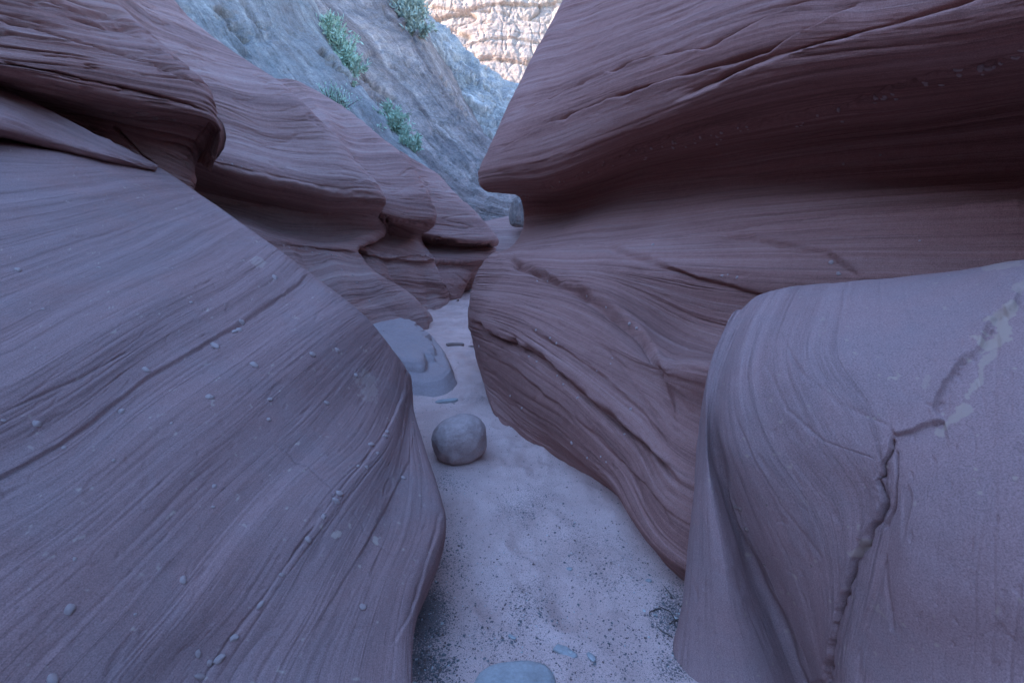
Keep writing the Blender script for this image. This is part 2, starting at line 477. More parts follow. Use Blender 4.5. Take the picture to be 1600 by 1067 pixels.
# ================================================================== setting: canyon walls
# ---- near left slab
n_slab = [
 [('w',-.75,-1.5,-.1),('w',-.60,.2,-.1),('w',-.50,.75,-.1),('w',-.45,1.1,-.1),('w',-.40,1.4,-.1),('w',-.42,1.8,-.1),('w',-.5,2.3,-.1),('w',-.8,2.9,-.1),('w',-1.3,3.2,-.1)],
 [('w',-.55,-1.5,.25),(660,1400,.62),(640,1067,1.0),(649,935,1.22),(693,805,1.62),(664,695,2.1),(645,640,2.5),(637,592,2.85),('r',-.35,.4,-.5)],
 [('w',-.68,-1.5,.4),(480,1400,.58),(500,1067,.95),(555,935,1.15),(610,805,1.5),(632,700,1.95),(637,640,2.4),(634,578,2.8),('r',-.35,.4,-.4)],
 [('w',-.8,-1.5,.5),(250,1400,.55),(318,1067,.89),(420,935,1.08),(520,778,1.4),(596,690,1.83),(622,625,2.3),(626,565,2.75),('r',-.35,.4,-.4)],
 [('w',-.95,-1.5,.7),(-100,1400,.5),(130,1067,.78),(250,930,.97),(385,775,1.32),(500,660,1.75),(570,580,2.25),(603,536,2.7),('r',-.35,.4,-.35)],
 [('w',-1.2,-1.5,.95),(-450,1300,.48),(-40,950,.80),(120,830,1.0),(275,700,1.32),(420,590,1.75),(510,520,2.2),(562,488,2.68),('r',-.35,.4,-.35)],
 [('w',-1.5,-1.5,1.2),(-600,1000,.62),(-60,775,.98),(105,688,1.2),(232,590,1.52),(370,508,1.95),(440,458,2.35),(481,421,2.75),('r',-.35,.4,-.3)],
 [('w',-1.8,-1.5,1.4),(-600,780,.75),(-40,620,1.15),(120,535,1.45),(240,470,1.8),(330,425,2.2),(380,395,2.5),(420,376,2.85),('r',-.35,.4,-.25)],
 [('w',-2.2,-1.5,1.55),(-600,560,.98),(-60,480,1.50),(80,428,1.85),(180,388,2.25),(255,353,2.72),(300,335,3.05),(340,322,3.35),('r',-.3,.4,-.2)],
 [('w',-2.8,-1.5,1.66),(-600,330,1.5),(-80,310,2.05),(60,298,2.4),(140,288,2.75),(205,281,3.1),(245,280,3.4),(287,287,3.65),('r',-.3,.4,-.2)],
 [('w',-3.4,-1.5,1.72),(-600,190,2.2),(-80,208,2.6),(60,228,2.85),(140,240,3.15),(190,252,3.42),(220,258,3.65),(246,265,3.9),('r',-.3,.4,-.15)],
 [('w',-4.6,-1.5,1.8),('w',-4.6,.5,1.8),('w',-4.6,2.9,1.95),('w',-4.4,3.9,2.0),('w',-4.2,4.5,1.95),('w',-4.0,4.8,1.9),('w',-3.8,4.9,1.85),('w',-3.6,5.0,1.8),('w',-3.4,5.2,1.7)],
]
slab = make_rock('sandstone_wall', 'broad smooth slab of striped red sandstone filling the lower left, dotted with pale nodules', 'rock wall', n_slab, M_slab, step=2.0,
    strata=.0028, sfreq=16, undul=.010, ufreq=1.6, rough=.0025, rib=.0035, ribf=15, warp=.012, pits=.003, alf=.22, seed=3,
    grooves=[
     ([(300,1090),(330,1040),(362,995),(410,935),(470,850),(522,778),(575,712),(600,680),(618,645),(630,605),(635,575)],3.2,.013,dict(step=.006,W=26,fa=.01,fb=.02)),
     ([(335,1067),(380,1000),(440,910),(500,830),(540,780),(585,715)],2.4,.006,dict(fa=.05,fb=.2)),
     ([(-10,752),(90,697),(150,655),(230,592),(300,551),(375,508),(430,470),(470,440),(484,424)],3.0,.012,dict(step=-.006,W=30,fa=.01,fb=.02)),
     ([(-10,650),(60,620),(130,588),(210,545)],2.5,.007,{}),
     ([(100,372),(150,368),(210,350),(262,336)],4,.008,{}),
     ([(0,470),(90,425),(180,389),(250,350),(325,322)],2.5,.005,dict(step=.005,W=20)),
     ([(430,690),(450,708),(462,724),(482,728),(505,750),(518,762),(522,778)],2.2,.008,dict(fa=.02,fb=.02)),
     ([(545,795),(565,820),(568,836),(600,858),(640,890),(655,905)],1.8,.004,{}),
     ([(692,790),(682,830),(664,880),(650,930),(640,960),(610,1010)],2.2,.006,dict(step=-.004,W=14)),
     ([(0,560),(120,500),(240,430),(330,372)],2.2,.004,dict(step=.003,W=20)),
     ([(650,660),(640,720),(600,800),(560,870),(480,1000)],2.2,.003,dict(step=.003,W=14)),
    ],
    marks=[([(565,590),(575,600),(580,612)],14,.25),([(518,838),(528,836)],6,.6),([(583,843),(588,850)],5,.6),([(400,405),(412,412)],8,.3)])
n_pts = [(60,661,6,1.3),(30,421,5),(155,416,4),(111,951,8,1.2),(84,1062,8,1.6),(287,903,6,1.4),(191,640,5),(232,577,5),(330,618,6,1.2),(337,758,4),(422,621,4.5),(399,568,6,1.4),(491,555,6,1.0),(530,548,4.5),
 (513,630,4.5),(423,654,4),(559,585,4.5),(567,946,6,1.2),(312,1022,5,1.6),(375,513,5,1.4),(381,502,5),(366,515,4,1.8),(337,538,6,2),(432,432,4.5),(365,993,6,1.3),(343,1026,7,1.7),(331,1035,5),(316,1055,5,2.4),
 (409,943,5,1.5),(441,895,4),(484,841,5),(507,805,4),(532,769,6,1.2),(527,780,5,1.6),(608,674,4),(605,680,4),(583,693,5),(591,705,3.5),(575,728,3.5),(559,725,3),(630,744,4,1.5),(180,718,3),(100,697,3.5,1.3),
 (8,656,3),(66,480,3),(117,870,3),(213,958,3),(335,790,3),(268,660,3),(300,470,3)]
nodules(slab, n_pts)

# ---- small layered ledge lying on the slab
n_ledge = [
 [('w',-3.4,1.5,2.0),('w',-3.3,2.6,2.0),('w',-3.2,3.3,1.95),('w',-3.0,3.8,1.9),('w',-3.0,4.1,1.78)],
 [(-300,60,2.3),(0,142,3.0),(90,182,3.15),(170,222,3.3),(238,256,3.66)],
 [(-300,80,2.0),(0,158,2.72),(90,195,2.98),(170,230,3.15),(243,259,3.56)],
 [(-300,100,1.9),(0,172,2.55),(90,208,2.85),(170,237,3.08),(245,262,3.52)],
 [(-300,125,1.85),(0,192,2.50),(90,222,2.80),(170,245,3.05),(244,265,3.52)],
 [(-300,150,1.88),(0,207,2.52),(90,233,2.84),(170,252,3.09),(241,267,3.58)],
 [(-300,165,2.2),(0,218,2.85),(90,240,3.1),(170,256,3.25),(236,269,3.7)],
]
make_rock('rock_ledge', 'thin layered ledge wedge between the smooth left slab and the dark overhang above it', 'rock ledge', n_ledge, M_slab, step=1.8, ys=1.0, strata=.010, sfreq=18, undul=.01, rib=.015, ribf=20, warp=.015, alf=.45, seed=5)

# ---- upper left overhang nose
n_over = [
 [('w',-6.5,-3,4.4),('w',-6.5,-1,4.6),('w',-6.4,1,4.7),('w',-6.2,2.6,4.9),('w',-6,3.6,5.0),('w',-5.6,5.0,5.0),('w',-6.4,7,4.8)],
 [('w',-3.6,-3,3.8),(-900,-420,1.3),(-150,-330,2.2),(0,-250,2.55),(60,-180,2.95),(115,-110,3.4),('r',-.5,.8,-.2)],
 [('w',-2.9,-3,2.9),(-900,-180,1.2),(-150,-100,1.95),(20,-60,2.28),(110,-20,2.7),(192,8,3.2),('r',-.4,.7,-.3)],
 [('w',-2.6,-3,2.6),(-900,-60,1.15),(-150,-5,1.9),(50,30,2.22),(160,55,2.65),(270,80,3.18),('r',-.4,.6,-.3)],
 [('w',-2.4,-3,2.4),(-900,0,1.12),(-150,55,1.88),(60,85,2.18),(190,108,2.6),(322,133,3.15),('r',-.35,.5,-.2)],
 [('w',-2.4,-3,2.25),(-900,30,1.12),(-150,90,1.88),(60,122,2.18),(190,148,2.6),(334,180,3.12),('r',-.35,.45,-.3)],
 [('w',-2.5,-3,2.15),(-900,60,1.4),(-150,110,2.2),(60,150,2.55),(190,177,2.85),(326,193,3.2),('r',-.35,.45,-.3)],
 [('w',-2.7,-3,2.12),(-900,70,1.5),(-150,121,2.4),(60,158,2.72),(188,184,3.0),(318,203,3.26),('r',-.35,.45,-.2)],
 [('w',-2.8,-3,2.1),(-900,80,1.6),(-150,128,2.5),(55,164,2.85),(187,193,3.08),(309,220,3.38),('r',-.36,.45,-.15)],
 [('w',-3,-3,2.05),(-900,95,1.6),(-150,140,2.5),(55,172,2.82),(197,207,3.12),(299,245,3.42),('r',-.36,.45,-.15)],
 [('w',-3.2,-3,1.9),(-900,130,1.7),(-150,180,2.6),(70,215,2.9),(215,240,3.18),(302,275,3.44),('r',-.36,.45,-.15)],
 [('w',-3.4,-3,1.6),(-900,180,1.8),(-150,260,2.7),(100,280,3.0),(230,290,3.2),(297,297,3.46),('r',-.3,.5,0)],
]
over = make_rock('rock_overhang', 'dark ribbed sandstone overhang jutting from the upper left corner with a blunt nose', 'rock overhang', n_over, M_over, step=1.7, ys=1.25, strata=.022, sfreq=9, undul=.02, rib=.06, ribf=10, warp=.012, alf=.3, seed=8,
  grooves=[([(0,28),(60,45),(110,62),(190,85),(260,105),(320,140)],3.5,.07,{}),([(70,0),(170,40),(240,65),(300,110),(326,135)],3,.03,dict(step=.015,W=12)),
   ([(0,95),(100,118),(200,140),(300,165),(332,178)],3,.06,{}),([(160,170),(215,185),(280,197),(322,203)],3,.03,{}),([(175,195),(205,225),(245,262)],3,.05,{}),
   ([(330,190),(312,212),(300,245),(292,262)],3,.03,{})])
nodules(over, [(222,180,6,1.8),(245,185,5,1.6),(270,190,4,1.5),(180,178,3)], NOD_D)

# ---- fin 1 with its recess and apron
n_f1 = [
 [('w',-7,2.5,6.5),('w',-6.5,4,6.5),('w',-6,5,6.6),('w',-5.5,6,6.6),('w',-5.2,7,6.4),('w',-5.6,8,6.0)],
 [(60,-160,3.4),(110,-120,3.7),(160,-80,4.05),(210,-40,4.5),(281,6,5.1),('r',-.9,1.0,-.5)],
 [(90,-60,3.4),(150,-30,3.7),(210,5,4.05),(270,38,4.5),(357,71,5.15),('r',-.9,1.0,-.5)],
 [(100,10,3.4),(180,50,3.7),(250,78,4.05),(325,103,4.5),(428,124,5.2),('r',-.8,1.0,-.5)],
 [(120,70,3.4),(210,108,3.7),(295,138,4.1),(385,163,4.6),(481,173,5.2),('r',-.8,1.0,-.5)],
 [(130,110,3.4),(230,150,3.75),(325,185,4.2),(425,213,4.7),(527,217,5.25),('r',-.7,1.0,-.4)],
 [(140,150,3.4),(240,190,3.75),(340,220,4.15),(450,250,4.65),(574,272,5.25),('r',-.7,1.0,-.4)],
 [(150,200,3.4),(260,236,3.72),(355,260,4.1),(465,285,4.6),(599,306,5.22),('r',-.6,.9,-.2)],
 [(150,230,3.7),(265,262,4.05),(358,288,4.42),(465,312,4.85),(595,325,5.35),('r',-.5,.9,0)],
 [(160,270,4.1),(275,292,4.45),(360,311,4.8),(460,335,5.2),(582,341,5.6),('r',-.4,.9,0)],
 [(170,300,4.1),(285,318,4.45),(375,338,4.75),(465,358,5.15),(592,358,5.9),('r',-.4,.9,-.1)],
 [(200,340,3.8),(320,352,4.0),(405,372,4.3),(465,382,4.7),(556,391,5.35),('r',-.4,.9,-.2)],
 [(210,355,3.82),(330,368,4.02),(415,385,4.32),(472,391,4.73),(563,400,5.4),('r',-.4,.9,-.3)],
 [(250,420,3.5),(380,425,3.75),(450,428,4.1),(512,430,4.5),(592,431,5.15),('r',-.4,.9,-.3)],
 [(300,490,3.4),(430,480,3.7),(500,470,4.0),(555,463,4.45),(628,457,5.12),('r',-.4,.9,-.3)],
 [(350,560,3.4),(480,540,3.7),(540,515,4.1),(595,500,4.5),(661,492,5.18),('r',-.4,.9,-.2)],
 [('f',400,640),('f',520,600),('f',570,560),('f',615,535),('f',668,512),('r',-.3,.6,0)],
]
fin1 = make_rock('rock_fin', 'biggest and nearest of the left banded fins, with a pointed dark undercut', 'rock fin', n_f1, M_fin, step=1.7, ys=1.28, flute=(.16, 1.1, 11), ridges=(.13, .8), strata=.022, sfreq=7, undul=.05, ufreq=.9, rib=.02, ribf=9, warp=.06, warpf=.6, seed=12,
  grooves=[([(300,248),(360,262),(440,278),(520,294),(596,308)],2.5,.035,dict(step=.02,W=10)),([(330,315),(420,325),(500,335),(585,342)],2.5,.05,{}),
   ([(440,383),(480,388),(525,394),(560,396)],2.2,.04,dict(step=.02,W=8)),([(420,255),(445,265)],3,.02,{}),
   ([(480,150),(530,215),(575,280),(600,306)],4,.02,{})])
nodules(fin1, [(446,384,1.8),(455,386,1.5),(470,390,1.5),(480,388,1.4),(490,392,1.5),(500,394,1.6),(512,395,1.5),(520,396,2),(527,398,1.8),(535,410,1.6),(552,427,2.2),(535,419,1.8),(560,440,1.5),(580,470,1.6),(365,257,1.5),(380,262,1.4),(395,265,1.5),(350,250,1.3),(430,420,1.5)])

n_f2 = [
 [('d',-.6,1.6,-.5),('d',-.6,1.6,-.5),('d',-.6,1.6,-.5),('d',-.6,1.6,-.5),('d',-.4,1.6,-.5)],
 [(340,90,6.2),(390,110,6.6),(430,125,7.0),(465,140,7.4),('r',-1,1.2,-.5)],
 [(380,130,6.2),(430,148,6.6),(475,150,7.1),(515,156,7.5),('r',-1,1.2,-.5)],
 [(430,165,6.2),(480,178,6.6),(530,188,7.05),(574,198,7.55),('r',-1,1.2,-.5)],
 [(470,200,6.2),(520,214,6.6),(570,226,7.05),(620,235,7.55),('r',-.9,1.2,-.4)],
 [(500,240,6.2),(550,252,6.6),(602,260,7.05),(652,264,7.55),('r',-.8,1.2,-.4)],
 [(530,275,6.25),(580,286,6.6),(630,295,7.0),(671,297,7.5),('r',-.7,1.1,-.3)],
 [(550,305,6.25),(600,316,6.6),(645,325,6.98),(684,329,7.42),('r',-.6,1,-.1)],
 [(560,326,6.35),(600,338,6.65),(645,346,7.0),(682,346,7.42),('r',-.6,1,0)],
 [(565,334,6.8),(602,346,7.05),(640,357,7.4),(672,358,7.75),('r',-.5,1,0)],
 [(565,342,7.4),(602,354,7.7),(635,366,8.0),(660,372,8.4),('r',-.5,1,0)],
 [(556,362,7.0),(590,378,7.2),(630,389,7.5),(670,393,8.0),('r',-.5,1,0)],
 [(545,380,6.7),(580,395,6.85),(625,402,7.15),(676,404,7.65),('r',-.5,1,-.1)],
 [(548,390,6.85),(585,401,7.0),(630,408,7.3),(677,409,7.8),('r',-.5,1,-.2)],
 [(560,420,6.6),(600,426,6.85),(650,432,7.3),(694,437,7.85),('r',-.5,1,-.2)],
 [(590,450,6.6),(620,453,6.95),(668,457,7.5),(704,453,8.0),('r',-.5,1,-.2)],
 [(620,480,6.8),(645,475,7.1),(682,470,7.6),(712,467,8.5),('r',-.5,1,-.2)],
 [('f',640,505),('f',662,494),('f',690,484),('f',713,474),('r',-.3,.6,0)],
]
fin2 = make_rock('rock_fin', 'second banded sandstone fin, rounded and standing just behind the pointed one on the left', 'rock fin', n_f2, M_fin, step=1.6, ys=1.08, flute=(.2, 1.0, 12), ridges=(.15, .7), strata=.03, sfreq=5, undul=.07, ufreq=.7, rib=.025, ribf=7, warp=.08, warpf=.5, seed=15,
  grooves=[([(560,392),(600,399),(640,404),(676,405)],1.8,.05,dict(step=.02,W=7)),([(560,332),(600,345),(640,355),(672,357)],2,.08,{}),([(600,345),(612,365),(585,345)],2.5,.1,{})])

n_f3 = [
 [('d',-.6,1.6,-.5),('d',-.6,1.6,-.5),('d',-.6,1.6,-.5),('d',-.4,1.6,-.5)],
 [(560,200,8.2),(600,222,8.6),(645,248,9.3),('r',-1,1.2,-.4)],
 [(600,232,8.2),(640,254,8.7),(684,271,9.4),('r',-1,1.2,-.4)],
 [(630,270,8.2),(665,287,8.7),(708,303,9.4),('r',-.9,1.2,-.4)],
 [(640,310,8.2),(680,322,8.7),(738,333,9.4),('r',-.8,1.2,-.3)],
 [(645,345,8.2),(690,353,8.7),(761,361,9.4),('r',-.7,1.2,-.2)],
 [(650,366,8.3),(700,373,8.7),(772,376,9.4),('r',-.6,1.2,0)],
 [(650,374,8.9),(700,379,9.2),(768,381,9.7),('r',-.5,1.2,0)],
 [(650,380,9.2),(700,385,9.45),(764,385,9.95),('r',-.5,1.2,0)],
 [(650,394,8.8),(700,398,9.1),(773,390,9.8),('r',-.5,1.2,0)],
 [(650,406,8.4),(700,409,8.75),(768,407,9.5),('r',-.5,1.2,0)],
 [(650,412,8.5),(700,414,8.85),(762,412,9.6),('r',-.5,1.2,0)],
 [(670,435,8.2),(705,438,8.7),(752,430,9.5),('r',-.5,1.2,0)],
 [('f',690,474),('f',712,466),('f',745,450),('r',-.3,1,0)],
]
fin3 = make_rock('rock_fin', 'farthest of the left banded fins, tapering to a thin dark lip beside the gap', 'rock fin', n_f3, M_fin, step=1.5, ys=1.05, flute=(.2, .8, 10), ridges=(.12, .6), strata=.035, sfreq=4, undul=.05, ufreq=.6, rib=.03, ribf=5, warp=.08, warpf=.4, seed=18,
  grooves=[([(672,376),(720,379),(770,380)],2,.12,{}),([(680,410),(720,411),(762,410)],1.6,.06,{})])

# ---- right overhang and belly
n_right = [
 [('w',3.0,9,4.6),('w',3.2,7.2,4.8),('w',3.8,6,4.8),('w',4.6,4.6,4.5),('w',5,3,4.1),('w',5,1,3.8),('w',5,-3,3.6)],
 [('r',1.0,1.6,0),(955,-130,6.1),(1050,-210,4.4),(1180,-300,3.2),(1400,-420,2.3),(1900,-600,1.25),('w',2.3,-3,3.6)],
 [('r',.9,1.4,-.1),(885,-8,5.75),(965,-50,4.5),(1080,-100,3.35),(1250,-190,2.5),(1900,-420,1.18),('w',1.8,-3,2.9)],
 [('r',.8,1.4,-.2),(833,88,5.4),(910,55,4.35),(1025,15,3.3),(1200,-50,2.4),(1900,-280,1.1),('w',1.55,-3,2.5)],
 [('r',.7,1.4,-.2),(789,182,5.12),(870,143,4.15),(1000,95,3.12),(1200,25,2.25),(1900,-160,1.06),('w',1.4,-3,2.2)],
 [('r',.7,1.3,-.1),(766,230,5.0),(860,190,4.02),(1000,145,3.02),(1200,85,2.18),(1900,-60,1.05),('w',1.36,-3,2.0)],
 [('r',.7,1.2,0),(748,270,4.93),(850,245,4.05),(1000,196,3.06),(1200,132,2.22),(1900,0,1.12),('w',1.45,-3,1.9)],
 [('r',.7,1.2,0),(757,297,5.0),(848,290,4.35),(1000,240,3.42),(1200,190,2.52),(1900,70,1.32),('w',1.7,-3,1.85)],
 [('r',.7,1.2,0),(811,312,5.4),(885,310,4.85),(1000,278,3.95),(1200,245,2.95),(1900,150,1.52),('w',1.9,-3,1.75)],
 [('r',.7,1.2,0),(817,345,5.4),(890,333,4.85),(1000,308,3.95),(1200,283,2.95),(1900,230,1.54),('w',1.92,-3,1.6)],
 [('r',.7,1.2,-.1),(802,380,4.95),(885,364,4.25),(1000,345,3.5),(1200,322,2.68),(1900,280,1.45),('w',1.8,-3,1.5)],
 [('r',.7,1.2,-.2),(774,394,4.55),(865,387,3.78),(980,374,3.15),(1200,351,2.55),(1900,310,1.38),('w',1.7,-3,1.4)],
 [('r',.7,1.2,-.3),(757,411,4.4),(850,415,3.5),(970,412,2.95),(1170,420,2.45),(1900,440,1.35),('w',1.8,-1.5,1.2)],
 [('r',.7,1.2,-.3),(743,436,4.32),(842,438,3.35),(950,455,2.8),(1065,518,2.6),(1200,560,2.2),('w',2.1,.9,.9)],
 [('r',.7,1.2,-.3),(736,458,4.3),(825,470,3.2),(920,505,2.62),(1020,563,2.22),(1110,574,1.82),('w',2.1,.9,.7)],
 [('r',.7,1.2,-.3),(734,474,4.3),(815,495,3.1),(905,540,2.52),(1014,594,2.21),(1098,650,1.82),('w',2.1,.9,.6)],
 [('r',.7,1.2,-.3),(732,492,4.35),(805,520,3.02),(890,575,2.45),(985,655,2.09),(1080,745,1.62),('w',2.1,.9,.5)],
 [('r',.7,1.2,-.2),(738,530,4.5),(795,565,3.06),(875,628,2.42),(965,715,2.06),(1070,860,1.48),('w',2.1,.9,.3)],
 [('r',.7,1.2,0),(752,570,4.3),(789,614,3.2),(862,674,2.50),(947,744,2.10),(1062,884,1.47),('w',2.1,.9,.15)],
 [('r',.7,1.2,-.1),('z',779,640,-.02),('z',815,682,-.02),('z',885,728,-.02),('z',965,775,-.02),('z',1086,918,-.02),('w',2.1,.9,0)],
 [('u',0,0,-.3),('u',.1,.08,-.3),('u',.1,.08,-.3),('u',.1,.08,-.3),('u',.1,.08,-.3),('u',.1,.08,-.3),('u',.1,.05,-.3)],
]
right = make_rock('sandstone_wall', 'dark red overhanging wall on the right side, deeply undercut above a bulging striped belly', 'rock wall', n_right, M_right, step=2.0, strata=.010, sfreq=11, undul=.018, ufreq=1.2, rib=.010, ribf=14, rough=.003, warp=.02, warpf=.6, alf=.3, pits=.003, seed=22,
  grooves=[
   ([(770,238),(860,192),(960,150),(1060,120),(1200,78),(1290,28),(1345,0)],4,.06,dict(step=.03,W=26,jit=.5)),
   ([(800,180),(900,130),(1000,90),(1100,75),(1200,25),(1290,-10)],3.5,.05,dict(step=.02,W=20,jit=.5)),
   ([(1050,160),(1180,100),(1290,65),(1400,35),(1540,-5)],4,.045,dict(step=.025,W=24,jit=.5)),
   ([(815,308),(900,278),(1000,236),(1090,210),(1200,190),(1330,165),(1450,120),(1600,80)],4,.025,dict(jit=5)),
   ([(1080,278),(1200,268),(1290,250),(1380,246),(1460,247)],2.2,.02,{}),
   ([(775,396),(860,388),(950,378),(1060,370),(1200,350),(1320,338),(1450,328),(1600,316)],2.6,.05,dict(step=.025,W=18,fa=.01,fb=.01)),
   ([(790,404),(815,418),(850,432),(900,452),(940,475),(975,500),(1000,522),(1020,552),(1030,590),(1045,630),(1060,675)],7,.075,dict(step=-.032,W=26,jit=.4,fa=.06,fb=.3)),
   ([(940,385),(1020,410),(1090,435),(1160,455),(1240,475)],6,.03,dict(step=-.012,W=18)),
   ([(1120,365),(1230,385),(1300,400),(1345,435)],6,.03,dict(step=-.012,W=18)),
   ([(738,500),(770,525),(820,548),(860,570),(900,610),(950,650),(1000,690),(1050,740),(1075,790)],7,.065,dict(step=-.028,W=30,jit=.5,fa=.04,fb=.25)),
   ([(820,510),(880,545),(940,585),(1000,640),(1050,700)],4,.015,dict(step=-.008,W=18)),
   ([(860,500),(930,530),(980,580),(1030,660)],4,.012,{}),
   ([(742,545),(790,570),(850,620),(930,680),(1010,760),(1060,830)],4,.012,dict(step=-.008,W=14)),
  ])
rn = []
for i in range(46):
    t = random.random()
    xs = 1000 + 600 * t
    yl = np.interp(xs, [1000,1090,1200,1330,1450,1600],[236,210,190,165,122,82])
    rn.append((xs, yl + abs(random.gauss(0, 10)) + random.uniform(-2, 8), random.uniform(1.2, 2.2) + 2.6 * max(0, (xs - 1150) / 450) * random.random(), random.uniform(1, 1.9)))
for i in range(22):
    xs = random.uniform(810, 1000)
    yl = np.interp(xs, [810,900,1000],[310,278,236])
    rn.append((xs, yl + random.gauss(1, 2.5), random.uniform(.7, 1.3)))
nodules(right, [(e[0], e[1], e[2] * 1.25, e[3]) if len(e) > 3 else (e[0], e[1], e[2] * 1.25) for e in rn], NOD)
nodules(right, [(841,437,2),(853,439,2),(915,464,2),(944,481,2),(981,505,3),(993,513,3),(1019,380,3),(1296,408,4),(1307,427,4),(1125,430,2.5),(1135,427,1.5),(1149,434,2),
  (835,514,2),(857,530,2),(867,534,2),(824,555,2),(838,563,2),(870,585,2),(878,599,2),(901,619,2),(952,566,1.5),(984,636,2.5),(813,636,2.5),(795,617,2),(891,690,2.5),(930,580,1.6),(975,676,1.8),(746,541,2),(955,557,1.5),(860,370,1),(915,716,2),(936,714,2),(944,722,2),(1375,245,2),(1315,256,2.5),(1435,376,2)])

# ---- near right bulge
n_near = [
 [('w',1.15,2.3,-.2),('w',1.0,2.0,-.2),('w',.85,1.85,-.2),('w',.8,1.75,-.2),('w',.75,1.65,-.2),('w',.7,1.5,-.2),('w',.6,1.35,-.2),('w',.6,1.2,-.2)],
 [('w',1.1,2.15,.85),(1142,495,1.62),(1103,585,1.50),(1098,680,1.40),(1091,800,1.31),(1085,920,1.24),(1078,1067,1.15),(1072,1250,.98)],
 [('w',1.12,2.12,.9),(1155,482,1.61),(1112,590,1.45),(1104,685,1.35),(1120,800,1.24),(1146,920,1.15),(1182,1067,1.065),(1220,1250,.93)],
 [('w',1.15,2.1,.95),(1172,468,1.60),(1121,600,1.42),(1117,690,1.36),(1147,800,1.31),(1192,920,1.24),(1252,1067,1.115),(1310,1250,.93)],
 [('w',1.2,2.05,1.0),(1190,460,1.58),(1140,585,1.36),(1150,690,1.25),(1200,800,1.17),(1252,920,1.10),(1292,1067,1.03),(1345,1250,.86)],
 [('w',1.25,2.0,1.03),(1225,451,1.56),(1180,575,1.29),(1215,690,1.15),(1280,800,1.04),(1312,920,.98),(1303,1067,.965),(1355,1250,.81)],
 [('w',1.35,2.0,1.06),(1275,445,1.52),(1245,560,1.22),(1300,670,1.06),(1358,770,.965),(1345,900,.93),(1320,1067,.915),(1365,1250,.79)],
 [('w',1.5,1.97,1.1),(1340,440,1.47),(1340,550,1.15),(1388,645,1.01),(1396,750,.93),(1380,890,.89),(1350,1067,.875),(1390,1250,.73)],
 [('w',1.65,1.92,1.16),(1420,437,1.40),(1430,550,1.08),(1450,650,.955),(1440,765,.875),(1420,900,.83),(1410,1067,.80),(1450,1250,.67)],
 [('w',1.8,1.85,1.2),(1510,431,1.31),(1520,550,1.01),(1525,660,.885),(1510,780,.81),(1495,920,.765),(1490,1067,.73),(1510,1250,.61)],
 [('w',2.0,1.7,1.25),(1610,415,1.2),(1640,540,.93),(1630,670,.81),(1610,800,.74),(1600,930,.69),(1600,1067,.65),(1620,1250,.54)],
 [('w',2.2,1.2,1.25),('w',1.75,.7,1.25),('w',1.5,.5,1.05),('w',1.25,.42,.85),('w',1.1,.38,.65),('w',1.0,.35,.4),('w',.95,.3,.15),('w',.9,.25,-.2)],
 [('w',2.2,-2,1.2),('w',1.9,-2,1.25),('w',1.7,-2,1.1),('w',1.4,-2,.85),('w',1.25,-2,.65),('w',1.15,-2,.4),('w',1.1,-2,.15),('w',1.05,-2,-.2)],
]
near = make_rock('rock_bulge', 'pale rounded sandstone bulge at lower right, split by a ragged crack with tan grit patches', 'rock bulge', n_near, M_near, step=2.0, strata=.0022, sfreq=14, undul=.010, ufreq=1.8, rough=.003, rib=.0015, ribf=16, warp=.015, warpf=1.5, pits=.003, calm=7, seed=27,
  grooves=[
   ([(1597,445),(1580,478),(1555,500),(1530,540),(1500,560),(1470,600),(1462,640),(1478,662)],2.6,.007,dict(step=.008,W=26,jit=6,crumb=.008,cw=14)),
   ([(1480,662),(1450,668),(1425,676),(1392,681)],2.2,.013,dict(step=.007,W=20,jit=5,crumb=.006,cw=8)),
   ([(1392,681),(1396,700),(1385,720),(1375,750),(1382,780),(1372,812),(1352,845),(1330,880),(1318,925),(1308,960),(1300,1000),(1292,1067)],2.6,.026,dict(crumb=.005,cw=8,step=.008,W=18,jit=6,fa=.02,fb=.01)),
   ([(1400,700),(1403,740),(1396,790),(1380,830)],3,.01,{}),
   ([(1385,870),(1370,920),(1345,1000),(1340,1067)],4,.006,{}),
   ([(1115,620),(1120,680),(1137,760),(1165,840),(1198,920),(1236,1000),(1262,1075)],7,.02,dict(step=-.012,W=26,fa=.2,fb=.02,jit=.4)),
   ([(1150,650),(1180,720),(1230,800),(1290,880)],3,.004,{}),
   ([(1215,510),(1250,580),(1310,630),(1400,670)],3,.004,{}),
   ([(1190,560),(1230,640),(1290,690),(1380,720)],3,.003,{}),
   ([(1395,990),(1385,900),(1384,860)],2.5,.005,{}),
  ],
  marks=[([(1582,482),(1562,505)],13,.95),([(1574,520),(1542,538)],15,.95),([(1550,552),(1536,570),(1530,600),(1512,620)],8,.75),([(1510,640),(1497,655),(1483,668),(1470,678)],9,.8),
         ([(1590,450),(1600,440)],9,.6),([(1450,592),(1444,606)],4,.4),([(1352,846),(1338,862)],7,.7),([(1372,820),(1350,858)],5,.4),([(1540,418),(1590,412)],6,.5)])
nodules(near, [(1148,792,4,1.6),(1154,794,3.5,1.6),(1164,826,4,1.5),(1195,790,2),(1265,884,2),(1193,882,2.5)], NOD_D)

